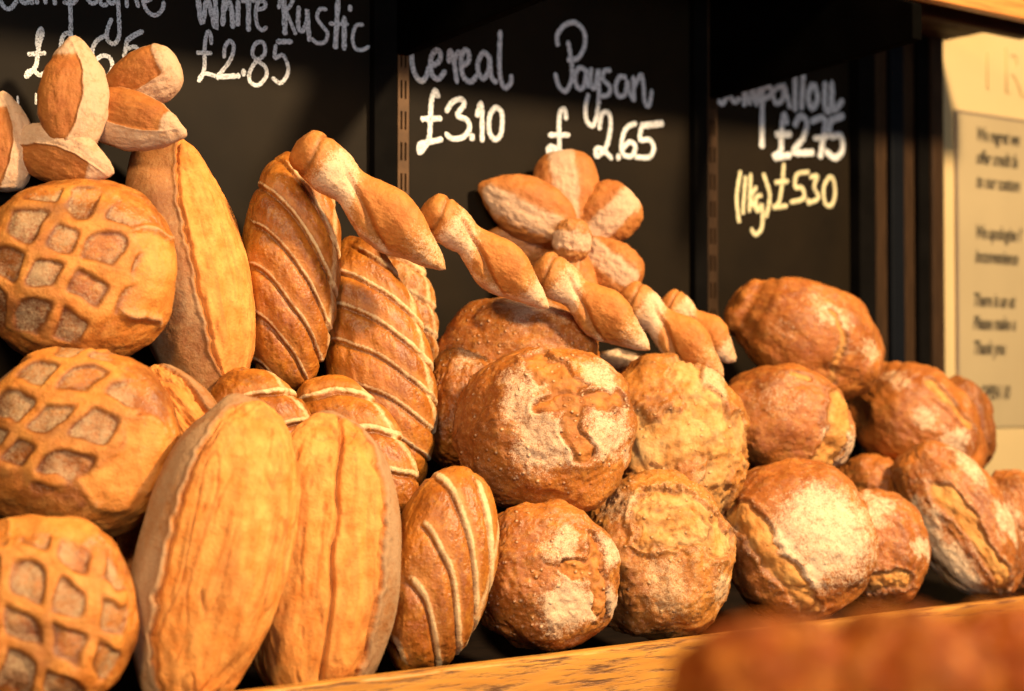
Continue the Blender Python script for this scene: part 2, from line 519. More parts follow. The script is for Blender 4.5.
T2B = cr(530, 10, 4.32, [
    [(120, 150), (118, 108), (150, 66), (196, 55), (234, 95), (235, 158), (206, 208), (165, 215)], [(165, 140), (180, 228), (180, 300), (156, 350), (126, 330), (110, 278)],
    [(240, 260), (212, 250), (195, 290), (206, 336), (230, 334), (241, 290), (244, 258), (252, 330)],
    [(265, 255), (262, 318), (280, 335), (296, 258), (296, 400), (276, 495), (246, 480), (240, 420), (252, 368)],
    [(345, 260), (320, 265), (316, 300), (345, 330), (340, 365), (310, 372)],
    [(412, 290), (386, 290), (370, 330), (381, 370), (410, 364), (421, 305), (427, 350), (446, 386)],
    [(446, 290), (450, 390)], [(451, 330), (480, 280), (491, 330), (496, 398), (515, 412), (526, 350)],
    [(156, 470), (150, 430), (131, 440), (125, 500), (124, 600), (75, 612)], [(84, 540), (166, 540)], [(75, 606), (95, 590), (162, 630)],
    [(300, 512), (311, 450), (340, 445), (348, 500), (330, 590), (290, 632), (285, 602), (312, 602), (352, 640)], ([(382, 635)], 1.1),
    [(456, 490), (415, 512), (395, 580), (405, 625), (440, 630), (456, 590), (430, 570), (400, 600)],
    ([(484, 500), (570, 490)], 1.3), [(482, 505), (476, 560), (515, 560), (535, 595), (515, 635), (458, 635)]])
T3 = cr(700, 60, 3.84, [
    [(112, 80), (85, 70), (68, 110), (70, 150), (88, 166), (110, 132), (130, 160), (152, 150)], [(170, 172), (170, 110), (190, 165), (202, 100), (216, 170), (230, 100)],
    ([(240, 95), (238, 330)], 1.2), [(245, 150), (275, 130), (265, 100), (245, 110)], [(310, 100), (282, 120), (290, 165), (318, 150), (322, 95), (345, 180)],
    ([(365, 55), (365, 190)], 1.2), ([(397, 55), (390, 185)], 1.2), ([(430, 95), (415, 140), (430, 185), (452, 150), (440, 95)], 1.2),
    ([(480, 90), (480, 180), (500, 190), (507, 88), (512, 190), (546, 158)], 1.2),
    ([(334, 240), (322, 210), (313, 280), (310, 350), (285, 372), (346, 366)], 1.2), ([(294, 286), (346, 285)], 1.2),
    ([(365, 250), (386, 215), (411, 240), (396, 300), (360, 352), (432, 355)], 1.2), ([(430, 235), (480, 230), (462, 370)], 1.2), [(440, 300), (486, 295)],
    ([(502, 232), (548, 215)], 1.3), ([(502, 232), (500, 290), (540, 290), (547, 345), (520, 375), (485, 352)], 1.2)])
T4 = cr(700, 60, 3.84, [
    [(155, 430), (141, 530), (150, 620)], [(175, 450), (165, 588)], [(195, 440), (190, 580)], [(216, 490), (195, 530), (221, 580)],
    [(235, 520), (215, 530), (221, 580), (238, 558), (238, 640), (215, 670), (198, 650)], [(245, 440), (268, 520), (255, 600)],
    [(322, 400), (315, 480), (302, 550), (280, 566), (332, 560)], [(290, 470), (336, 465)],
    [(416, 430), (372, 440), (366, 488), (392, 490), (398, 530), (350, 546)], [(415, 542)],
    [(425, 450), (450, 446), (438, 488), (456, 528), (415, 550)], [(495, 450), (475, 490), (481, 550), (506, 556), (519, 510), (511, 455), (495, 450)]])

def board(x0, x1, label, texts):
    root = tag(empty('chalkboard', ((x0 + x1) / 2, 0, 1.05)), label, 'chalkboard', 'price chalkboards on the back wall')
    o = boxes('board_panel', [(x0 - root.location.x, x1 - root.location.x, 0.0, 0.02, 0.0, 1.75)], MAT['board'], root, 0.002)
    for nm, st, w, mk in texts:
        t = ribbons(nm, st, w, MAT[mk], root, -0.0006)
        t.matrix_parent_inverse = Matrix.Translation(-root.location)
    return root

NM, PR = 'chalk_name', 'chalk_price'
W1, W2, W3, W4 = 0.0064, 0.0092, 0.0112, 0.0090
board(X0, X_at(370), 'black chalkboard reading White Rustic 2.85, behind the star loaf', [(NM, T1[:12], W1, 'chalk'), (PR, T1[12:20], W1, 'chalk'), ('chalk_tick', T1[20:21], W1, 'chalk'), ('chalk_tick', T1[21:], W1, 'chalk'),
                                                                                       (NM, T1B[:14], W1, 'chalk'), (PR, T1B[14:], W1, 'chalk')])
board(X_at(402), X_at(692), 'black chalkboard reading Cereal 3.10 and Paysan 2.65 behind the flower loaf', [(NM, T2[:7], W2, 'chalk'), (PR, T2[7:], W2, 'chalk'), (NM, T2B[:8], W2, 'chalk'), (PR, T2B[8:], W2, 'chalk')])
board(X_at(712), XB, 'narrow black chalkboard reading 2.75 in white and 5.30 in yellow chalk', [(NM, T3[:9], W3, 'chalk'), (PR, T3[9:], W3, 'chalk'), ('yellow_chalk_price', T4, W4, 'chalk_yellow')])

def upright(pa, pb, pc, pd, label, matk):
    xa, xb, xc, xd = (X_at(p) for p in (pa, pb, pc, pd))
    root = tag(empty('shelf_upright', (xa, 0, 0.9)), label, 'shelf upright', 'uprights between the chalkboards')
    ox = root.location.x
    boxes('post', [(xa - ox, xb - ox, -0.016, 0.02, 0.0, 2.0)], MAT['black'], root, 0.002)
    # slotted strip: a real strip with two rows of open slots
    w = xd - xc
    L = []
    cols = [0, .22, .40, .60, .78, 1.0]
    for i in (0, 2, 4):
        L.append((xc - ox + cols[i] * w, xc - ox + cols[i + 1] * w, -0.014, -0.010, 0.0, 2.0))
    pitch, slot = 0.0508, 0.030
    for i in (1, 3):
        z = 0.0
        while z < 2.0 - pitch:
            L.append((xc - ox + cols[i] * w, xc - ox + cols[i + 1] * w, -0.014, -0.010, z + slot, z + pitch))
            z += pitch
    boxes('slotted_strip', L, MAT[matk], root)
    boxes('strip_backing', [(xc - ox, xd - ox, -0.004, 0.02, 0.0, 2.0)], MAT['black'], root)
    return root
upright(369, 392, 393, 404, 'black upright with a slotted brown strip between the 2.85 and 3.10 prices', 'brownstrip')
upright(690, 703, 703, 713, 'black upright with a thin rusty brown strip right of the Paysan price', 'darkbrown')

# shelf and its brackets
YS = -0.36
YB = -0.50
XSE = XF + 0.02
sh = tag(empty('wall_shelf', (0, 0, ZS)), 'dark wooden shelf above the chalkboards with an orange varnished front rail', 'shelf')
bl = []
for k in range(6):
    ya = YS + 0.02 + k * 0.0565
    bl.append((X0, XSE, ya, ya + 0.054, 0.0, 0.026))
boxes('shelf_planks', bl, MAT['shelfwood'], sh, 0.002)
boxes('front_rail', [(X0, XSE, YS - 0.005, YS + 0.019, -0.040, 0.045)], MAT['edgewood'], sh, 0.004)
boxes('under_batten', [(X0, XSE, YS + 0.12, YS + 0.15, -0.03, 0.0)], MAT['shelfwood'], sh, 0.003)
def bracket(x, label):
    pr = [(-0.016, ZB), (YB, ZB + 0.030), (YB, ZB + 0.09), (YS - 0.006, ZS - 0.045), (YS + 0.021, ZS - 0.045), (YS + 0.021, ZS - 0.002), (-0.016, ZS - 0.002)]
    o = prism_x('shelf_bracket', [(y, z - ZB) for y, z in pr], -0.012, 0.012, MAT['matt'], None, 0.003)
    o.location = (x, 0, ZB)
    tag(o, label, 'shelf bracket', 'deep plate brackets under the shelf')
bracket(X_at(397), 'black plate bracket under the shelf hiding the top of the word Cereal')
bracket(X_at(709), 'black plate bracket under the shelf hiding the top of the word above 2.75')

# notice on the cream wall
n0 = on_y(957, 112, -0.004)
n1 = on_y(953, 428, -0.004)
no = tag(empty('wall_notice', (n0.x, 0, n1.z)), 'cream notice with lines of black italic print on the cream wall at the right', 'notice')
nh = n0.z - n1.z
boxes('notice_sheet', [(0, 0.42, -0.004, 0.0, 0, nh)], MAT['notice'], no)
boxes('notice_edge', [(-0.006, 0.0, -0.006, 0.0, 0, nh), (-0.006, 0.42, -0.006, -0.0, nh, nh + 0.004)], simple('notice_edge_grey', (0.20, 0.14, 0.10), 0.5, 0.1, 30, 0), no)
def text(body, px, py, hpx, parent, mat, name='printed_line', shear=0.3, xs=0.62, y=-0.0045, ext=0.0002):
    p = on_y(px, py, y)
    d = (p - CAM).dot(FWD)
    c = bpy.data.curves.new(name, 'FONT')
    c.body = body
    c.size = hpx / F * d * 1.42
    c.shear = shear
    c.extrude = ext
    c.offset = 0.0011
    f = bpy.data.objects.new(name, c)
    COL.objects.link(f)
    me = bpy.data.meshes.new_from_object(f)
    bpy.data.objects.remove(f)
    o = bpy.data.objects.new(name, me)
    COL.objects.link(o)
    me.materials.clear()
    me.materials.append(mat)
    o.parent = parent
    o.location = (p.x - parent.location.x, p.y - parent.location.y, p.z - parent.location.z)
    o.rotation_euler = (math.pi / 2, 0, 0)
    o.scale = (xs, 1, 1)
    return o
for body, px, py in (('We regret we', 976, 140), ('offer credit fa', 976, 163), ('to our custom', 976, 187), ('We apologise f', 975, 238), ('inconvenience', 975, 262),
                     ('There is an at', 973, 306), ('Please make u', 973, 329), ('Thank you', 973, 354), ('OPEN 10', 980, 399)):
    text(body, px, py, 13.5, no, MAT['ink'])
rl = tag(empty('raised_lettering', (on_y(985, 90, 0).x, 0, on_y(985, 90, 0).z)), 'faint raised cream lettering on the cream wall above the notice', 'lettering')
text('I', 985, 88, 36, rl, MAT['cream'], 'raised_letter', 0, 0.7, 0.0, 0.004)
text('R', 1003, 92, 46, rl, MAT['cream'], 'raised_letter', 0, 0.9, 0.0, 0.004)

# bread tray on its cabinet
tr = tag(empty('bread_tray', (0, YF, ZL)), 'long sloping bread tray with a weathered orange wooden front lip', 'tray')
o = boxes('front_lip', [(X0, XE, 0.0, 0.024, -0.16, 0.0)], MAT['traywood'], tr, 0.005)
prism_x('tray_bed', [(0.024, -0.16), (0.024, -0.13), (0.40, 0.0), (0.484, 0.0), (0.484, -0.16)], X0, XE, MAT['traybase'], tr)
cb = tag(empty('tray_cabinet', (0, YF + 0.03, 0)), 'plain wooden cabinet carrying the bread tray, below the front lip', 'cabinet')
boxes('body', [(X0, XE, 0.0, 0.46, 0.0, ZL - 0.16)], MAT['cab'], cb)
boxes('plinth', [(X0, XE, -0.01, 0.0, 0.0, 0.10)], MAT['black'], cb)

# ------------------------------------------------------------------ bread
def basis(pos, angle, yaw, pitch):
    """Columns: long axis, width axis, top normal. yaw/pitch turn the top away from the camera (right / up), angle turns the long axis."""
    t = (CAM - pos).normalized()
    r = Vector((-t.y, t.x, 0)).normalized()
    u = t.cross(r)
    ya, pi_ = math.radians(yaw), math.radians(pitch)
    n = (t * math.cos(ya) + r * math.sin(ya)) * math.cos(pi_) + u * math.sin(pi_)
    a = math.radians(angle)
    l = r * math.cos(a) + u * math.sin(a)
    l = (l - n * l.dot(n)).normalized()
    return l, n.cross(l), n

def shape_base(n, e, bot, seed, wob=0.05, taper=0.0, tpow=2.0):
    d, Fc = cube_sphere(n)
    r = (np.abs(d) ** e).sum(1) ** (-1 / e)
    P = d * r[:, None]
    P[:, 2] = np.where(P[:, 2] < 0, P[:, 2] * bot, P[:, 2])
    k = 1 - taper * np.abs(P[:, 0]) ** tpow
    P[:, 1] *= k
    P[:, 2] *= 1 - 0.6 * (1 - k)
    P = P + d * (wob * fbm(d * 1.4, 2, seed))[:, None]
    return d, P, Fc

def build(name, kind, pos, rot, P, Fc, size, h, attr, mat, label, cat, group, parent=None):
    S = P * np.array(size)
    N = vnormals(S, Fc)
    S = S + N * h[:, None]
    lo = S[:, 2].min()
    l, w, n = rot
    o = mesh_obj(name, S, Fc, mat, parent, True, np.clip(attr, 0, 1))
    o.matrix_world = Matrix(((l.x, w.x, n.x, pos.x), (l.y, w.y, n.y, pos.y), (l.z, w.z, n.z, pos.z), (0, 0, 0, 1)))
    tag(o, label, cat, group)
    return o

def feat_lattice(d, P, seed, opt):
    p, q, z = P.T
    tw = sst(-0.05, 0.35, z)
    wp = p + 0.10 * noise(P * 2.0, seed)
    wq = q + 0.10 * noise(P * 2.0, seed + 5)
    g = np.zeros(len(p))
    sp = opt.get('sp', 0.43)
    ds = []
    for ang, off in ((opt.get('a1', 62), opt.get('o1', .0)), (opt.get('a2', 158), opt.get('o2', .1))):
        a = math.radians(ang)
        t = (wp * math.cos(a) + wq * math.sin(a)) / sp + off
        ds.append(np.abs(t - np.round(t)) * sp)
    dm = -np.log(np.exp(-38 * ds[0]) + np.exp(-38 * ds[1])) / 38 + 0.03 * noise(P * 5, seed)
    g = 1 - sst(0.045, 0.085, dm)
    rim = sst(0.76, 0.90, np.hypot(p - opt.get('cx', -.1), q - opt.get('cy', .05)) + 0.16 * noise(P * 2.5, seed + 9))
    lat = (1 - rim) * tw
    isl = (1 - g) * lat
    edge = np.exp(-((dm - 0.072) / 0.026) ** 2) * lat
    bl = sst(0.62, 0.75, np.hypot(p - opt['bx'], q - opt['by']) * -1 + 1.15 + .12 * noise(P * 3, seed + 3)) * rim * tw
    lip = np.exp(-((np.hypot(p - opt['bx'], q - opt['by']) - .47 - .06 * noise(P * 3, seed + 3)) / .035) ** 2) * rim * tw
    h = 0.0042 * sst(0, 1, 1 - sst(0.02, 0.10, dm)) * lat + 0.0015 * rim + 0.006 * opt.get('lip', .35) * lip + 0.0024 * fbm(P * 3.2, 3, seed)
    flour = isl * (0.62 + .5 * noise(P * 2.3, seed + 12)) + bl * 0.22 + 0.6 * opt.get('lip', .35) * lip
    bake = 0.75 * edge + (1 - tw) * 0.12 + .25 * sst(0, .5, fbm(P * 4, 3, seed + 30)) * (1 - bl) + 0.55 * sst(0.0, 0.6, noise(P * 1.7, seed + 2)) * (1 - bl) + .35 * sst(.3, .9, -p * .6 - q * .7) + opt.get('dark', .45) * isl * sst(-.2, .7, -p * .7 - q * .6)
    cut = np.maximum(g * lat * 0.85, bl * .9)
    return h, np.stack([cut, flour, bake], 1)

def feat_split(d, P, seed, opt):
    p, q, z = P.T
    tw = sst(-0.25, 0.15, z)
    q0, q1 = opt['q0'], opt['q1']
    end = np.sqrt(np.clip(1 - (p / 0.97) ** 2, 0, 1))
    c = (q0 + q1) / 2
    rag = 0.050 * noise(P * np.array([9, 3, 3]), seed) + 0.03 * noise(P * np.array([22, 5, 5]), seed + 1) + 0.06 * noise(P * 1.5, seed + 2)
    e0 = q - (c + (q0 - c) * end ** 0.6) - rag
    e1 = (c + (q1 - c) * end ** 0.6) + rag - q
    m = sst(-0.015, 0.03, e0) * sst(-0.015, 0.03, e1) * tw * sst(0, 0.2, end)
    rid = fbm(P * np.array([0.9, 2.8, 2.8]), 3, seed + 4)
    rip = fbm(P * np.array([5, 6, 6]), 3, seed + 6)
    ear = np.exp(-((e0 + 0.03) / 0.035) ** 2) * tw * end + opt.get('ear1', .4) * np.exp(-((e1 + 0.03) / 0.035) ** 2) * tw * end
    grv = np.exp(-((e0 - 0.035) / 0.03) ** 2) * tw * end + opt.get('ear1', .4) * np.exp(-((e1 - 0.035) / 0.03) ** 2) * tw * end
    h = m * (0.0042 * rid + 0.0014 * rip) + 0.0035 * ear - 0.008 * grv
    mid = 0.0
    if 'seam' in opt:
        s = q - opt['seam'] - 0.05 * noise(P * np.array([4, 1, 1]), seed + 8)
        mid = np.exp(-(s / 0.03) ** 2) * m
        h = h - 0.008 * mid
    # long thin tears and pits where the bloom stretched open
    tn = noise(P * np.array([0.9, 3.6, 3.6]), seed + 20) + 0.10 * noise(P * np.array([9, 9, 9]), seed + 21)
    tear = np.exp(-(tn / 0.05) ** 2) * sst(.0, .5, noise(P * np.array([1.6, 1.6, 1.6]), seed + 22) + .25) * m
    pit = sst(.50, .70, noise(P * np.array([6, 11, 11]), seed + 23)) * m
    stain = sst(.1, .7, noise(P * np.array([1.3, 3.0, 3.0]), seed + 24)) * m
    h = h - 0.0022 * tear - 0.0016 * pit
    flour = (1 - m) * tw * (opt.get('fl', .5) + 0.5 * noise(P * 2.1, seed + 3) - opt.get('top', .1) * sst(.2, .9, p)) + 0.12 * ear
    bake = (1 - tw) * 0.1 + 0.45 * grv + 0.55 * mid + m * 0.30 * np.exp(-((rid - .25) / .10) ** 2) + 0.12 * (1 - m) + .35 * sst(.1, .7, noise(P * 1.6, seed + 15)) * (1 - m) + .38 * tear + .45 * pit + .34 * stain
    return h, np.stack([m * 0.92, flour, bake], 1)

def feat_slash(d, P, seed, opt):
    """Diagonal slashes that start flat at the +q side and sweep down towards the -q side."""
    p, q, z = P.T
    tw = sst(-0.55, -0.05, z)
    u = np.clip((1 - q) / 2, 0, 1)
    t = opt['k'] * (p + opt['A'] * u ** opt.get('pw', 1.6)) + 0.10 * noise(P * 1.6, seed) + opt.get('off', 0.0)
    s = t - np.floor(t)
    ends = 1 - sst(0.84, 0.96, np.abs(p))
    sd = 1 - sst(opt.get('qe', .74), opt.get('qe', .74) + .2, q + .08 * noise(P * 4, seed + 21))
    wdt = opt.get('w', .05) * (0.7 + 0.9 * u)
    rim = np.exp(-(np.abs(s - 0.13) / wdt) ** 3)
    grv = np.exp(-(s / 0.05) ** 2) + np.exp(-((s - 1) / 0.05) ** 2)
    msk = tw * ends * sd
    h = msk * (opt.get('amp', 0.0045) * (0.4 - 4 * (s - 0.55) ** 2) + 0.0016 * rim - 0.003 * grv) + 0.0012 * fbm(P * 6, 3, seed + 3)
    torn = np.exp(-((s - 0.28) / 0.10) ** 2) * msk
    side = sst(-0.98, -0.80, q) * (1 - sst(-0.84, -0.70, q)) * tw * ends * 0.75
    flour = np.maximum(rim * msk * (0.98 + .3 * noise(P * 4, seed + 1)), side * 1.15)
    flour = np.maximum(flour, opt.get('dust', 0.12) * tw)
    bake = (1 - tw) * 0.2 + msk * 0.6 * grv + 0.3 * sst(0.0, 0.6, noise(P * 2.2, seed + 7))
    return h, np.stack([torn * 0.75, flour, bake], 1)

def feat_cracks(d, P, seed, opt):
    """Boules: torn slashes given as (polyline, width) in the plane of the top, flour patches as (x, y, r, amount)."""
    p, q, z = P.T
    tw = sst(-0.25, 0.1, z)
    wp = p + 0.05 * noise(P * 3.0, seed)
    wq = q + 0.05 * noise(P * 3.0, seed + 4)
    cut = np.zeros(len(p))
    ear = np.zeros(len(p))
    grv = np.zeros(len(p))
    for pts, w in opt.get('cuts', []):
        dd = seg_dist(wp, wq, pts) + 0.42 * w * fbm(P * 4.2, 4, seed + 2)
        m = 1 - sst(w * 0.82, w, dd)
        cut = np.maximum(cut, m)
        ear = np.maximum(ear, np.exp(-((dd - w * 1.12) / (0.05)) ** 2))
        grv = np.maximum(grv, np.exp(-((dd - w * 0.88) / 0.035) ** 2))
    cut, ear, grv = cut * tw, ear * tw * (1 - cut), grv * tw
    flour = np.zeros(len(p)) + opt.get('dust', 0.16)
    for x, y, r, a in opt.get('flour', []):
        flour = np.maximum(flour, a * (1 - sst(r * 0.30, r * 1.25, np.hypot(p - x, q - y) + 0.16 * fbm(P * 3.2, 3, seed + 6))))
    flour = flour * tw * (1 - .72 * cut) + 0.15 * ear
    big = fbm(P * 3.2, 3, seed + 8)
    fine = fbm(P * 11, 3, seed + 9)
    am = opt.get('amp', 1.0)
    h = 0.0030 * big * am + 0.0012 * fine * am - cut * 0.0022 * am + cut * 0.003 * fbm(P * 6, 4, seed + 11) + 0.0030 * ear * am - 0.0030 * grv * am
    # crackle lines in the crust
    cr_ = np.exp(-(noise(P * 3.7, seed + 13) / 0.035) ** 2) * sst(0.0, 0.4, noise(P * 1.9, seed + 14)) * tw
    h = h - 0.0018 * cr_
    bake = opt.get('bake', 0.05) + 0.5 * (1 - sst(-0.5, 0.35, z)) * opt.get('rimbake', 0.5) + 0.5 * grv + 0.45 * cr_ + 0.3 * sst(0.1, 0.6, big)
    if 'shadeside' in opt:
        dx, dy = opt['shadeside']
        bake = bake + 0.55 * sst(0.25, 0.95, p * dx + q * dy) * (1 - cut)  # shade on the side away from the spotlight, painted into the crust colour
    return h, np.stack([cut, flour, bake], 1)

FEAT = {'lattice': feat_lattice, 'split': feat_split, 'slash': feat_slash, 'cracks': feat_cracks}

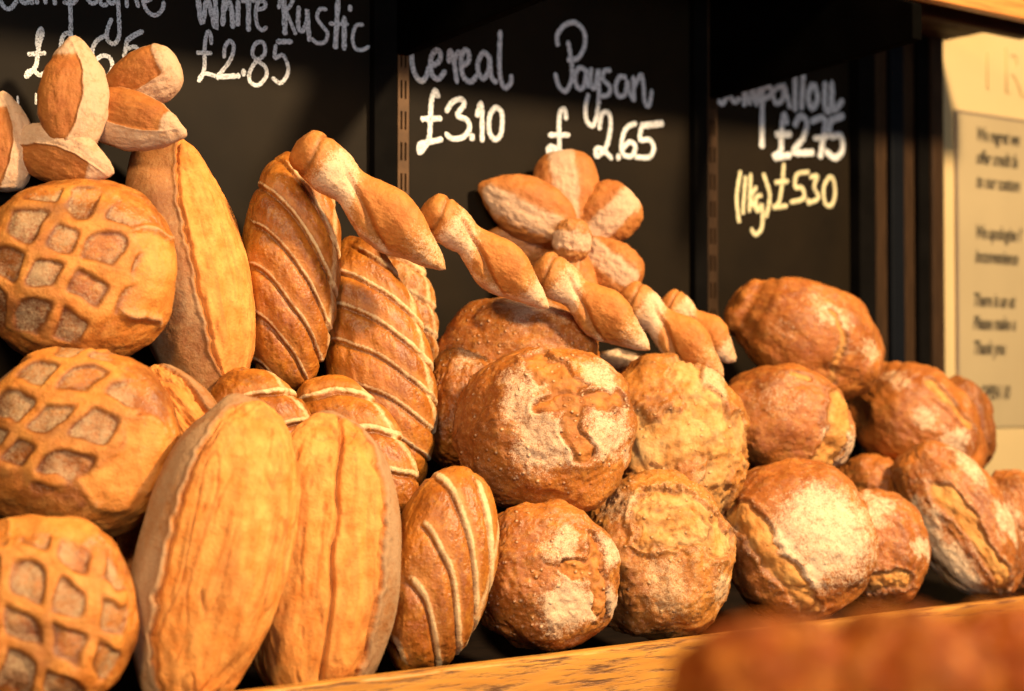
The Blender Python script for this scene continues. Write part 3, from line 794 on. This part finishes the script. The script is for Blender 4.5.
# LOAVES-BEGIN
# name, feature, material, (px, py), depth, half sizes in px (long, wide, thick), angle, yaw, pitch, seed, options, label, group
G_LAT, G_SPL, G_BAT, G_CER, G_PAY, G_ROLL = ('lattice-cut boules at the left', 'split loaves at the left', 'slashed batards', 'round cereal loaves', 'rustic country loaves at the right', 'dark rolls in the foreground')
LOAVES = [
 ('lattice_boule', 'lattice', 'lattice', (78, 272), 2.252, (98, 93, 52), 0, -6, 12, 1.0, dict(a1=72, a2=158, lip=1.1, bx=.75, by=-.1, cx=-.15, cy=0),
  'round lattice-cut loaf with grey floured squares, highest of the three at the left edge', G_LAT),
 ('lattice_boule', 'lattice', 'lattice', (78, 442), 2.142, (101, 97, 52), -10, -14, 14, 2.0, dict(a1=82, a2=150, o1=.3, bx=.62, by=-.25, cx=-.25, cy=.25),
  'round lattice-cut loaf with a pale smooth right side, middle of the three lattice loaves', G_LAT),
 ('lattice_boule', 'lattice', 'lattice', (42, 614), 1.970, (93, 100, 52), 8, -10, 8, 3.0, dict(a1=58, a2=165, o2=.35, bx=.3, by=.9, cx=.1, cy=-.1),
  'round lattice-cut loaf at the bottom left corner, lowest of the three', G_LAT),
 ('split_loaf', 'split', 'split', (188, 275), 2.375, (148, 60, 50), 101, 5, 12, 4.0, dict(q0=-1.25, q1=.03, ear1=1.0, e=2.2, top=.5),
  'tall split loaf with one ragged orange tear standing under the star loaf', G_SPL),
 ('split_loaf', 'split', 'split', (214, 552), 2.076, (166, 76, 54), 77, -4, 10, 5.0, dict(fl=.85, q0=-1.25, q1=.55, ear1=.8, e=2.3),
  'big split loaf in front with a grey left edge and wide orange tear', G_SPL),
 ('split_loaf', 'split', 'split', (322, 564), 2.182, (156, 79, 52), 84, 8, 8, 6.0, dict(fl=.9, q0=-.72, q1=.98, seam=-.05, ear1=.3, e=2.3),
  'big split loaf with a pale floured right edge beside the small slashed front loaf', G_SPL),
 ('split_loaf', 'split', 'split', (188, 425), 2.230, (72, 36, 36), 125, 0, 10, 7.0, dict(q0=-.6, q1=.5),
  'mostly hidden split loaf in the gap between the lattice loaves and big split loaves', G_SPL),
 ('split_loaf', 'split', 'roll', (128, 560), 2.200, (70, 46, 36), 100, 0, 10, 7.5, dict(q0=.2, q1=.25),
  'dark hidden loaf in the shadowed gap left of the big split loaf', G_SPL),
 ('slashed_batard', 'slash', 'batard', (289, 273), 2.456, (122, 50, 46), 87, 4, 8, 8.0, dict(k=2.8, A=.95, w=.045),
  'tall brown slashed loaf standing under the upper end of the highest twisted stick', G_BAT),
 ('slashed_batard', 'slash', 'batard', (379, 366), 2.511, (132, 52, 46), 101, 2, 8, 9.0, dict(k=3.4, A=.62, off=.3, w=.05, qe=.8),
  'tall brown slashed loaf left of the cereal loaves with regular diagonal slashes', G_BAT),
 ('slashed_batard', 'slash', 'batard', (358, 452), 2.392, (88, 46, 42), 122, -4, 14, 10.0, dict(k=1.8, A=.5, off=.5, w=.05),
  'brown slashed loaf half hidden behind the big split loaf with the floured right edge', G_BAT),
 ('slashed_batard', 'slash', 'batard', (264, 425), 2.296, (66, 44, 40), 128, -4, 14, 11.0, dict(k=1.6, A=.5, off=.2, w=.05),
  'small brown top of a slashed loaf peeping over the two big split loaves', G_BAT),
 ('slashed_batard', 'slash', 'batard', (438, 570), 2.272, (108, 55, 48), 74, 12, 4, 12.0, dict(k=1.9, A=1.55, pw=2.0, off=.35, dust=.22, amp=.004, w=.085, qe=.5),
  'short slashed loaf with long pale curved slashes standing on the tray lip', G_BAT),
 ('slashed_batard', 'slash', 'batard', (402, 312), 2.657, (78, 34, 34), 100, 0, 8, 13.0, dict(k=2.4, A=.5, dust=.45),
  'narrow loaf peeping out behind the tall slashed loaf left of the cereal loaves', G_BAT),
 ('cereal_boule', 'cracks', 'cereal', (546, 431), 2.469, (93, 88, 58), -12, 6, 16, 14.0,
  dict(cuts=[([(-.22, .62), (0.10, .40), (.20, .15)], .20), ([(-.16, .06), (.2, .22), (.66, .40)], .12), ([(.2, .1), (.26, -.18), (.42, -.32)], .15)], flour=[(-.36, .12, .40, .8), (-.02, -.35, .45, .85), (.66, 0, .36, .85), (.45, .66, .3, .8)], shadeside=(-.85, -.45), dust=.2),
  'big seeded round cereal loaf with a cross-shaped crack at the centre of the pile', G_CER),
 ('cereal_boule', 'cracks', 'cereal', (546, 577), 2.364, (78, 79, 52), 0, 14, 8, 15.0,
  dict(cuts=[([(.16, .04), (.50, .02), (.55, .40)], .15), ([(.55, .1), (.64, -.5)], .13)], flour=[(.02, .34, .34, .8), (.14, -.42, .46, 1.0), (.80, .3, .25, .8), (.88, -.35, .2, 1.0)], dust=.22, shadeside=(-.5, -.8)),
  'round cereal loaf with white floured patches resting on the tray lip', G_CER),
 ('cereal_boule', 'cracks', 'open', (656, 556), 2.519, (80, 88, 54), 0, 6, 12, 16.0,
  dict(cuts=[([(-.1, .42), (.35, .45), (.75, .1)], .24), ([(-.1, .2), (.4, .2)], .26)], flour=[(-.55, .5, .35, .7), (.1, -.45, .5, .7), (.9, -.45, .25, .9)], dust=.25, amp=1.2, shadeside=(-.5, -.8)),
  'round cereal loaf with a torn golden top resting on the lip below the open loaf', G_CER),
 ('cereal_boule', 'cracks', 'open', (672, 444), 2.675, (76, 93, 54), 0, 8, 10, 17.0,
  dict(cuts=[([(-.6, -.15), (.2, .05), (.75, .0)], .34), ([(.1, .8), (.3, .4), (.6, .2)], .22), ([(.6, -.2), (.5, -.8)], .22)], flour=[(.55, .75, .3, .8), (.35, -.50, .25, .5)], dust=.2, amp=1.2),
  'large round loaf with pale yellow open crumb under the lower end of the sticks', G_CER),
 ('cereal_boule', 'cracks', 'cereal', (518, 358), 2.690, (85, 66, 50), 0, -4, 24, 18.0,
  dict(cuts=[], flour=[(.15, .6, .45, .85), (.6, .4, .3, .6)], dust=.25),
  'round cereal loaf at the back with twisted sticks lying on top of it', G_CER),
 ('cereal_boule', 'cracks', 'cereal', (462, 410), 2.579, (46, 64, 40), 0, -10, 12, 19.0,
  dict(cuts=[], flour=[(.2, .8, .4, .6)], bake=.35, dust=.1),
  'dark cereal loaf squeezed between a slashed loaf and the big central cereal loaf', G_CER),
 ('rustic_loaf', 'cracks', 'rustic', (622, 392), 2.860, (46, 44, 34), 0, 0, 24, 20.0, dict(flour=[(0, .6, .7, .9)], dust=.35),
  'pale floured loaf top just showing below the twisted sticks and behind the open loaf', G_PAY),
 ('rustic_loaf', 'cracks', 'rustic', (808, 338), 3.000, (80, 57, 46), -26, 6, 6, 21.0, dict(cuts=[([(.10, .5), (.38, .2), (.48, -.6)], .05)], flour=[(.1, .45, .4, .6), (.75, .2, .35, .6), (-.3, -.2, .3, .4)], dust=.12, knob=1, amp=.7),
  'plump country loaf with a pinched left end, topmost of the loaves at the right', G_PAY),
 ('rustic_loaf', 'cracks', 'rustic', (784, 424), 2.860, (72, 61, 48), -15, 8, 12, 22.0, dict(cuts=[([(.66, .55), (.76, .0), (.64, -.6)], .20), ([(-.1, .72), (.1, .72)], .07)], flour=[(-.2, .2, .6, .4), (.8, -.1, .45, .8)], dust=.12, amp=.7),
  'country loaf with a pale yellow right side directly below the topmost right loaf', G_PAY),
 ('rustic_loaf', 'cracks', 'rustic', (916, 426), 3.127, (76, 56, 46), -42, 4, 10, 23.0, dict(cuts=[([(-.2, .62), (.5, .55)], .1)], flour=[(0, .1, .3, .75), (.5, .1, .3, .8), (-.6, .3, .3, .6)], dust=.12, knob=1, amp=1.0),
  'knobbly brown country loaf with a floured stripe in front of the cream wall', G_PAY),
 ('rustic_loaf', 'cracks', 'rustic', (962, 426), 3.220, (52, 32, 32), 100, 10, 5, 24.0, dict(cuts=[([(-.5, 0), (.5, .1)], .2)], dust=.03, bake=.45),
  'dark reddish loaf at the back right in front of the wall notice', G_PAY),
 ('rustic_loaf', 'cracks', 'rustic', (958, 520), 2.957, (90, 50, 44), 120, 6, 8, 25.0, dict(cuts=[([(-.80, -.05), (.1, .0), (.30, .15)], .19)], flour=[(-.5, .75, .6, .95), (.1, .75, .45, .85), (-.3, -.75, .4, .8), (.5, -.7, .4, .8)], dust=.3, amp=.9),
  'long country loaf with a yellow slash and white floured sides at the right end', G_PAY),
 ('rustic_loaf', 'cracks', 'rustic', (797, 540), 2.686, (84, 82, 52), -58, 14, 6, 26.0, dict(cuts=[([(-.7, -.55), (0, -.52), (.75, -.40)], .16)], flour=[(.10, .20, .85, .92), (.4, -.16, .3, 1.0), (-.1, -.22, .2, .9)], dust=.2, shadeside=(-.3, -.9)),
  'round country loaf with a large white floured face resting on the tray lip', G_PAY),
 ('rustic_loaf', 'cracks', 'rustic', (877, 548), 2.792, (62, 51, 42), 100, 12, 6, 27.0, dict(cuts=[([(-.58, .35), (-.62, -.3)], .14)], flour=[(.6, 0, .4, .85), (-.1, -.7, .3, .8), (.2, .6, .35, .6)], dust=.25),
  'country loaf with floured rim between the white-faced loaf and the long right loaf', G_PAY),
 ('rustic_loaf', 'cracks', 'rustic', (872, 490), 3.067, (38, 36, 32), 0, 0, 10, 28.0, dict(dust=.15),
  'small brown loaf in the gap below the knobbly loaf and above the floured rim loaf', G_PAY),
 ('rustic_loaf', 'cracks', 'rustic', (1022, 532), 3.040, (66, 44, 42), 100, 6, 8, 29.0, dict(flour=[(0, .5, .6, .7)], dust=.3),
  'brown country loaf cut off by the right edge of the picture', G_PAY),
 ('bread_roll', 'cracks', 'roll', (770, 696), 0.900, (102, 84, 70), 20, 0, 50, 30.0, dict(dust=.02, cuts=[([(-.2, .3), (.4, .2)], .12)]),
  'blurred dark red roll nearest the camera, left one of the foreground row', G_ROLL),
 ('bread_roll', 'cracks', 'roll', (900, 706), 0.900, (105, 105, 80), -10, 0, 50, 31.0, dict(dust=.02, cuts=[([(-.4, .5), (.0, .5)], .14)]),
  'blurred orange brown roll in the middle of the foreground row', G_ROLL),
 ('bread_roll', 'cracks', 'roll', (1018, 690), 0.940, (88, 100, 70), 0, 0, 50, 32.0, dict(dust=.02),
  'blurred dark roll in the bottom right corner of the picture', G_ROLL),
]
# LOAVES-END

for nm, ft, mk, (px, py), dep, (sa, sb, sc_), ang, yaw, pit, seed, opt, label, grp in LOAVES:
    s = dep / F
    if ft == 'cracks' and mk != 'roll':
        sa, sb = sa * 0.955, sb * 0.965       # the lumpy crust adds the rest
    pos = at(px, py, dep)
    n = 84 if dep < 2.6 else 56
    taper = {'slash': 0.14, 'split': 0.22}.get(ft, 0.06)
    d, P, Fc = shape_base(n, opt.get('e', 2.25), 0.75 if ft in ('slash', 'split') else 0.7, seed, 0.05 if ft != 'cracks' else 0.09, taper, 2.4)
    if opt.get('knob'):
        # pinched end: waist then a small nub at the far left
        w = np.exp(-((P[:, 0] + 0.78) / 0.10) ** 2)
        P[:, 1] *= 1 - 0.14 * w
        P[:, 2] *= 1 - 0.25 * w
        P[:, 0] *= np.where(P[:, 0] < -0.7, 1.10, 1.0)
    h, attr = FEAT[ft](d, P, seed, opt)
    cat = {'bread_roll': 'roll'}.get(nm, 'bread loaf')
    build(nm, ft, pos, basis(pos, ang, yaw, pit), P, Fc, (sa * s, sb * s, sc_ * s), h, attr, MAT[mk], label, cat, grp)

# twisted sticks and star loaves
def twist_mesh(n, seed, prof, twist, kind):
    d, Fc = cube_sphere(n)
    p = np.sign(d[:, 0]) * np.abs(d[:, 0])
    tt = 2 / math.pi * np.arcsin(np.clip(d[:, 0], -1, 1))          # even spacing along the length
    xs, rs = zip(*prof)
    fine = np.linspace(-1, 1, 400)
    rr = np.interp(fine, xs, rs)
    k = np.ones(25) / 25
    rr = np.convolve(np.pad(rr, 12, mode='reflect', reflect_type='odd'), k, 'valid')
    R = np.maximum(np.interp(tt, fine, rr), 0.0)
    R[np.abs(tt) > 0.9999] = 0.0
    R = R * np.sqrt(np.clip((1 - np.abs(tt)) / 0.05, 0, 1))
    phi = np.arctan2(d[:, 2], d[:, 1])
    a = phi - twist * tt
    cs = 1 + 0.14 * np.cos(2 * a)
    P = np.stack([tt, R * cs * np.cos(phi), R * cs * np.sin(phi)], 1)
    return d, P, Fc, tt, phi, a, R

STICK = [(-1, .50), (-.9, .84), (-.74, 1.0), (-.55, .94), (-.30, .62), (-.12, .74), (.12, .98), (.38, 1.0), (.62, .76), (.84, .42), (1, .06)]
def stick(pa, pb, da, db, wpx, seed, roll, label):
    A, B = at(*pa, da), at(*pb, db)
    C = (A + B) / 2
    L = (B - A).length / 2
    rad = wpx * (da + db) / 2 / F
    d, P, Fc, tt, phi, a, R = twist_mesh(72, seed, STICK, 2.2, 'stick')
    l = (B - A).normalized()
    t = (CAM - C).normalized()
    n = (t - l * t.dot(l)).normalized()
    w = n.cross(l)                       # towards the upper right of the picture
    ph = phi + roll                      # 0 = upper right side, pi/2 = facing out, pi = lower left side
    sw = ph - 2.2 * tt
    crease = np.exp(-((np.mod(sw - 2.0 + math.pi, 2 * math.pi) - math.pi) / 0.20) ** 2) * sst(-.75, -.45, tt) * (1 - sst(.30, .55, tt))
    ring = np.exp(-((tt + .78 + .05 * np.sin(ph * 2)) / .030) ** 2)
    nz = noise(P * np.array([3, .6, .6]), seed)
    h = 0.0012 * fbm(P * np.array([6, 2, 2]), 3, seed) - 0.0065 * crease - 0.0035 * ring
    second = sst(-.30, -.05, tt + .10 * np.cos(ph))
    upper = sst(-0.2, 0.7, np.cos(ph - 1.0) + .3 * nz)
    cut = np.clip(second * upper * (1 - sst(.25, .75, tt)) * .9 + (1 - second) * (1 - sst(-.75, -.55, tt)) * .55, 0, 1)
    flour = second * (0.75 * sst(-.1, .7, -np.cos(ph - .8)) + .60 * sst(.25, .75, tt)) + (1 - second) * (.42 * sst(-.75, -.55, tt) + .22)
    flour = np.clip(flour * 1.25 + .35 * nz, 0, 1) * (1 - .70 * cut)
    bake = 0.5 * crease + 0.55 * ring
    build('twisted_bread_stick', 'stick', C, (l, w, n), P, Fc, (L, rad, rad * .92), h, np.stack([cut * (1 - ring), flour, bake], 1), MAT['stick'], label, 'bread stick', 'twisted bread sticks in a row')
stick((297, 141), (446, 270), 2.360, 2.400, 29, 40, 0.0, 'twisted bread stick highest in the row, its blunt end on the tall slashed loaf')
stick((424, 203), (549, 308), 2.480, 2.520, 25, 41, 0.1, 'second highest twisted bread stick, its point over the back cereal loaf')
stick((535, 262), (650, 350), 2.620, 2.620, 24, 42, -.1, 'third twisted bread stick lying in front of the flower loaf')
stick((622, 290), (724, 376), 2.763, 2.743, 23, 43, .1, 'lowest full twisted bread stick, its point over the open crumb loaf')
stick((662, 298), (736, 362), 2.820, 2.800, 21, 44, .2, 'short round end of a twisted stick just showing behind the lowest stick')

PETAL = [(-1, .42), (-.8, .72), (-.4, .98), (0, 1.0), (.4, .84), (.7, .52), (.9, .24), (1, .06)]
BLUNT = [(-1, .42), (-.8, .66), (-.4, .86), (0, 1.0), (.4, 1.0), (.7, .88), (.9, .62), (1, .25)]
def petal(root, base, tip, db, dt, wpx, seed, prof, stripe, mk='petal', fl=0.95, name='petal', cutc=.9, mode='band'):
    A, B = at(*base, db), at(*tip, dt)
    C = (A + B) / 2
    L = (B - A).length / 2
    rad = wpx * (db + dt) / 2 / F
    d, P, Fc, tt, phi, a, R = twist_mesh(56, seed, prof, 0.0, 'petal')
    l = (B - A).normalized()
    t = (CAM - C).normalized()
    n = (t - l * t.dot(l)).normalized()
    w = n.cross(l)
    y, z = P[:, 1], P[:, 2]
    # one floured band beside an almond of bare brown crust
    if mode == 'band':
        al = y * stripe + 0.30 - 0.62 * (tt - .05) ** 2 + 0.05 * noise(P * 4, seed)
        bare = sst(-.02, .05, al) * sst(-.25, .05, z) * (1 - sst(.55, .66, tt))
        step = np.exp(-(al / .05) ** 2) * sst(-.15, .1, z)
        flour = fl * (1 - bare) * sst(-.8, -.2, z)
        h = 0.0012 * fbm(P * 3, 3, seed) - 0.0018 * bare + 0.0012 * step
        bake = 0.15 * bare + .3 * step * bare
    else:
        ridge = np.exp(-((y - stripe * .25) / .50) ** 2) * sst(-.1, .5, z) + .15 * noise(P * 3, seed)
        flour = fl * sst(.1, .85, ridge)
        bare = sst(.1, .5, -(ridge - .62)) * .9
        h = 0.0018 * fbm(P * 3, 3, seed)
        bake = 0.05 + .25 * sst(.2, .8, -z + .3 * noise(P * 2, seed))
    o = build(name, 'petal', C, (l, w, n), P, Fc, (L, rad, rad * .85), h, np.stack([bare * cutc, flour, bake], 1), MAT[mk], None, None, None)
    mw = o.matrix_world.copy()
    o.parent = root
    o.matrix_parent_inverse = Matrix.Translation(-root.location)
    return o

st = empty('star_loaf', at(88, 128, 2.36))
tag(st, 'star-shaped loaf of pointed floured petals at the top left', 'bread loaf')
petal(st, (72, 152), (75, 35), 2.289, 2.308, 31, 50, PETAL, 1.0)
petal(st, (78, 106), (187, 135), 2.348, 2.289, 27, 51, PETAL, 1.0)
petal(st, (104, 98), (179, 62), 2.367, 2.348, 26, 52, BLUNT, 1.3)
petal(st, (16, 142), (114, 173), 2.318, 2.269, 27, 53, PETAL, -1.0)
petal(st, (8, 192), (3, 90), 2.299, 2.318, 25, 54, PETAL, 1.0)
petal(st, (100, 128), (50, 138), 2.328, 2.318, 22, 55, BLUNT, 1.0)

fl = empty('flower_loaf', at(572, 240, 2.84))
tag(fl, 'flower-shaped loaf of floured petals round a knob, leaning on the Paysan chalkboard', 'bread loaf')
petal(fl, (572, 230), (478, 184), 2.817, 2.797, 28, 60, PETAL, 1.0, fl=1.2, mode='ridge')
petal(fl, (572, 238), (562, 150), 2.837, 2.857, 29, 61, BLUNT, 0.2, fl=1.3, mode='ridge')
petal(fl, (582, 240), (632, 192), 2.837, 2.837, 27, 62, BLUNT, -.6, fl=1.3, mode='ridge')
petal(fl, (582, 246), (636, 288), 2.817, 2.777, 25, 63, BLUNT, .6, fl=1.2, mode='ridge')
petal(fl, (570, 250), (484, 236), 2.857, 2.817, 22, 64, PETAL, .2, fl=.4, mode='ridge')
petal(fl, (570, 250), (572, 318), 2.797, 2.737, 24, 65, BLUNT, .2, fl=.5, mode='ridge')
KNOB = [(-1, .3), (-.7, .75), (-.3, .98), (0, 1), (.3, .98), (.7, .75), (1, .3)]
petal(fl, (552, 238), (592, 243), 2.762, 2.762, 20, 66, KNOB, 0.0, fl=1.6, name='centre_knob', cutc=0.0, mode='ridge')

# counter that carries the foreground rolls
ct = tag(empty('display_counter', at(905, 760, 0.92)), 'dark counter under the blurred foreground rolls', 'counter')
ct.location.z = CZ - 0.245
boxes('counter_top', [(-0.6, 0.6, -0.22, 0.10, -0.03, 0.0)], MAT['cab'], ct, 0.004)
boxes('counter_body', [(-0.58, 0.58, -0.20, 0.08, -(CZ - 0.245), -0.03)], MAT['cab'], ct)
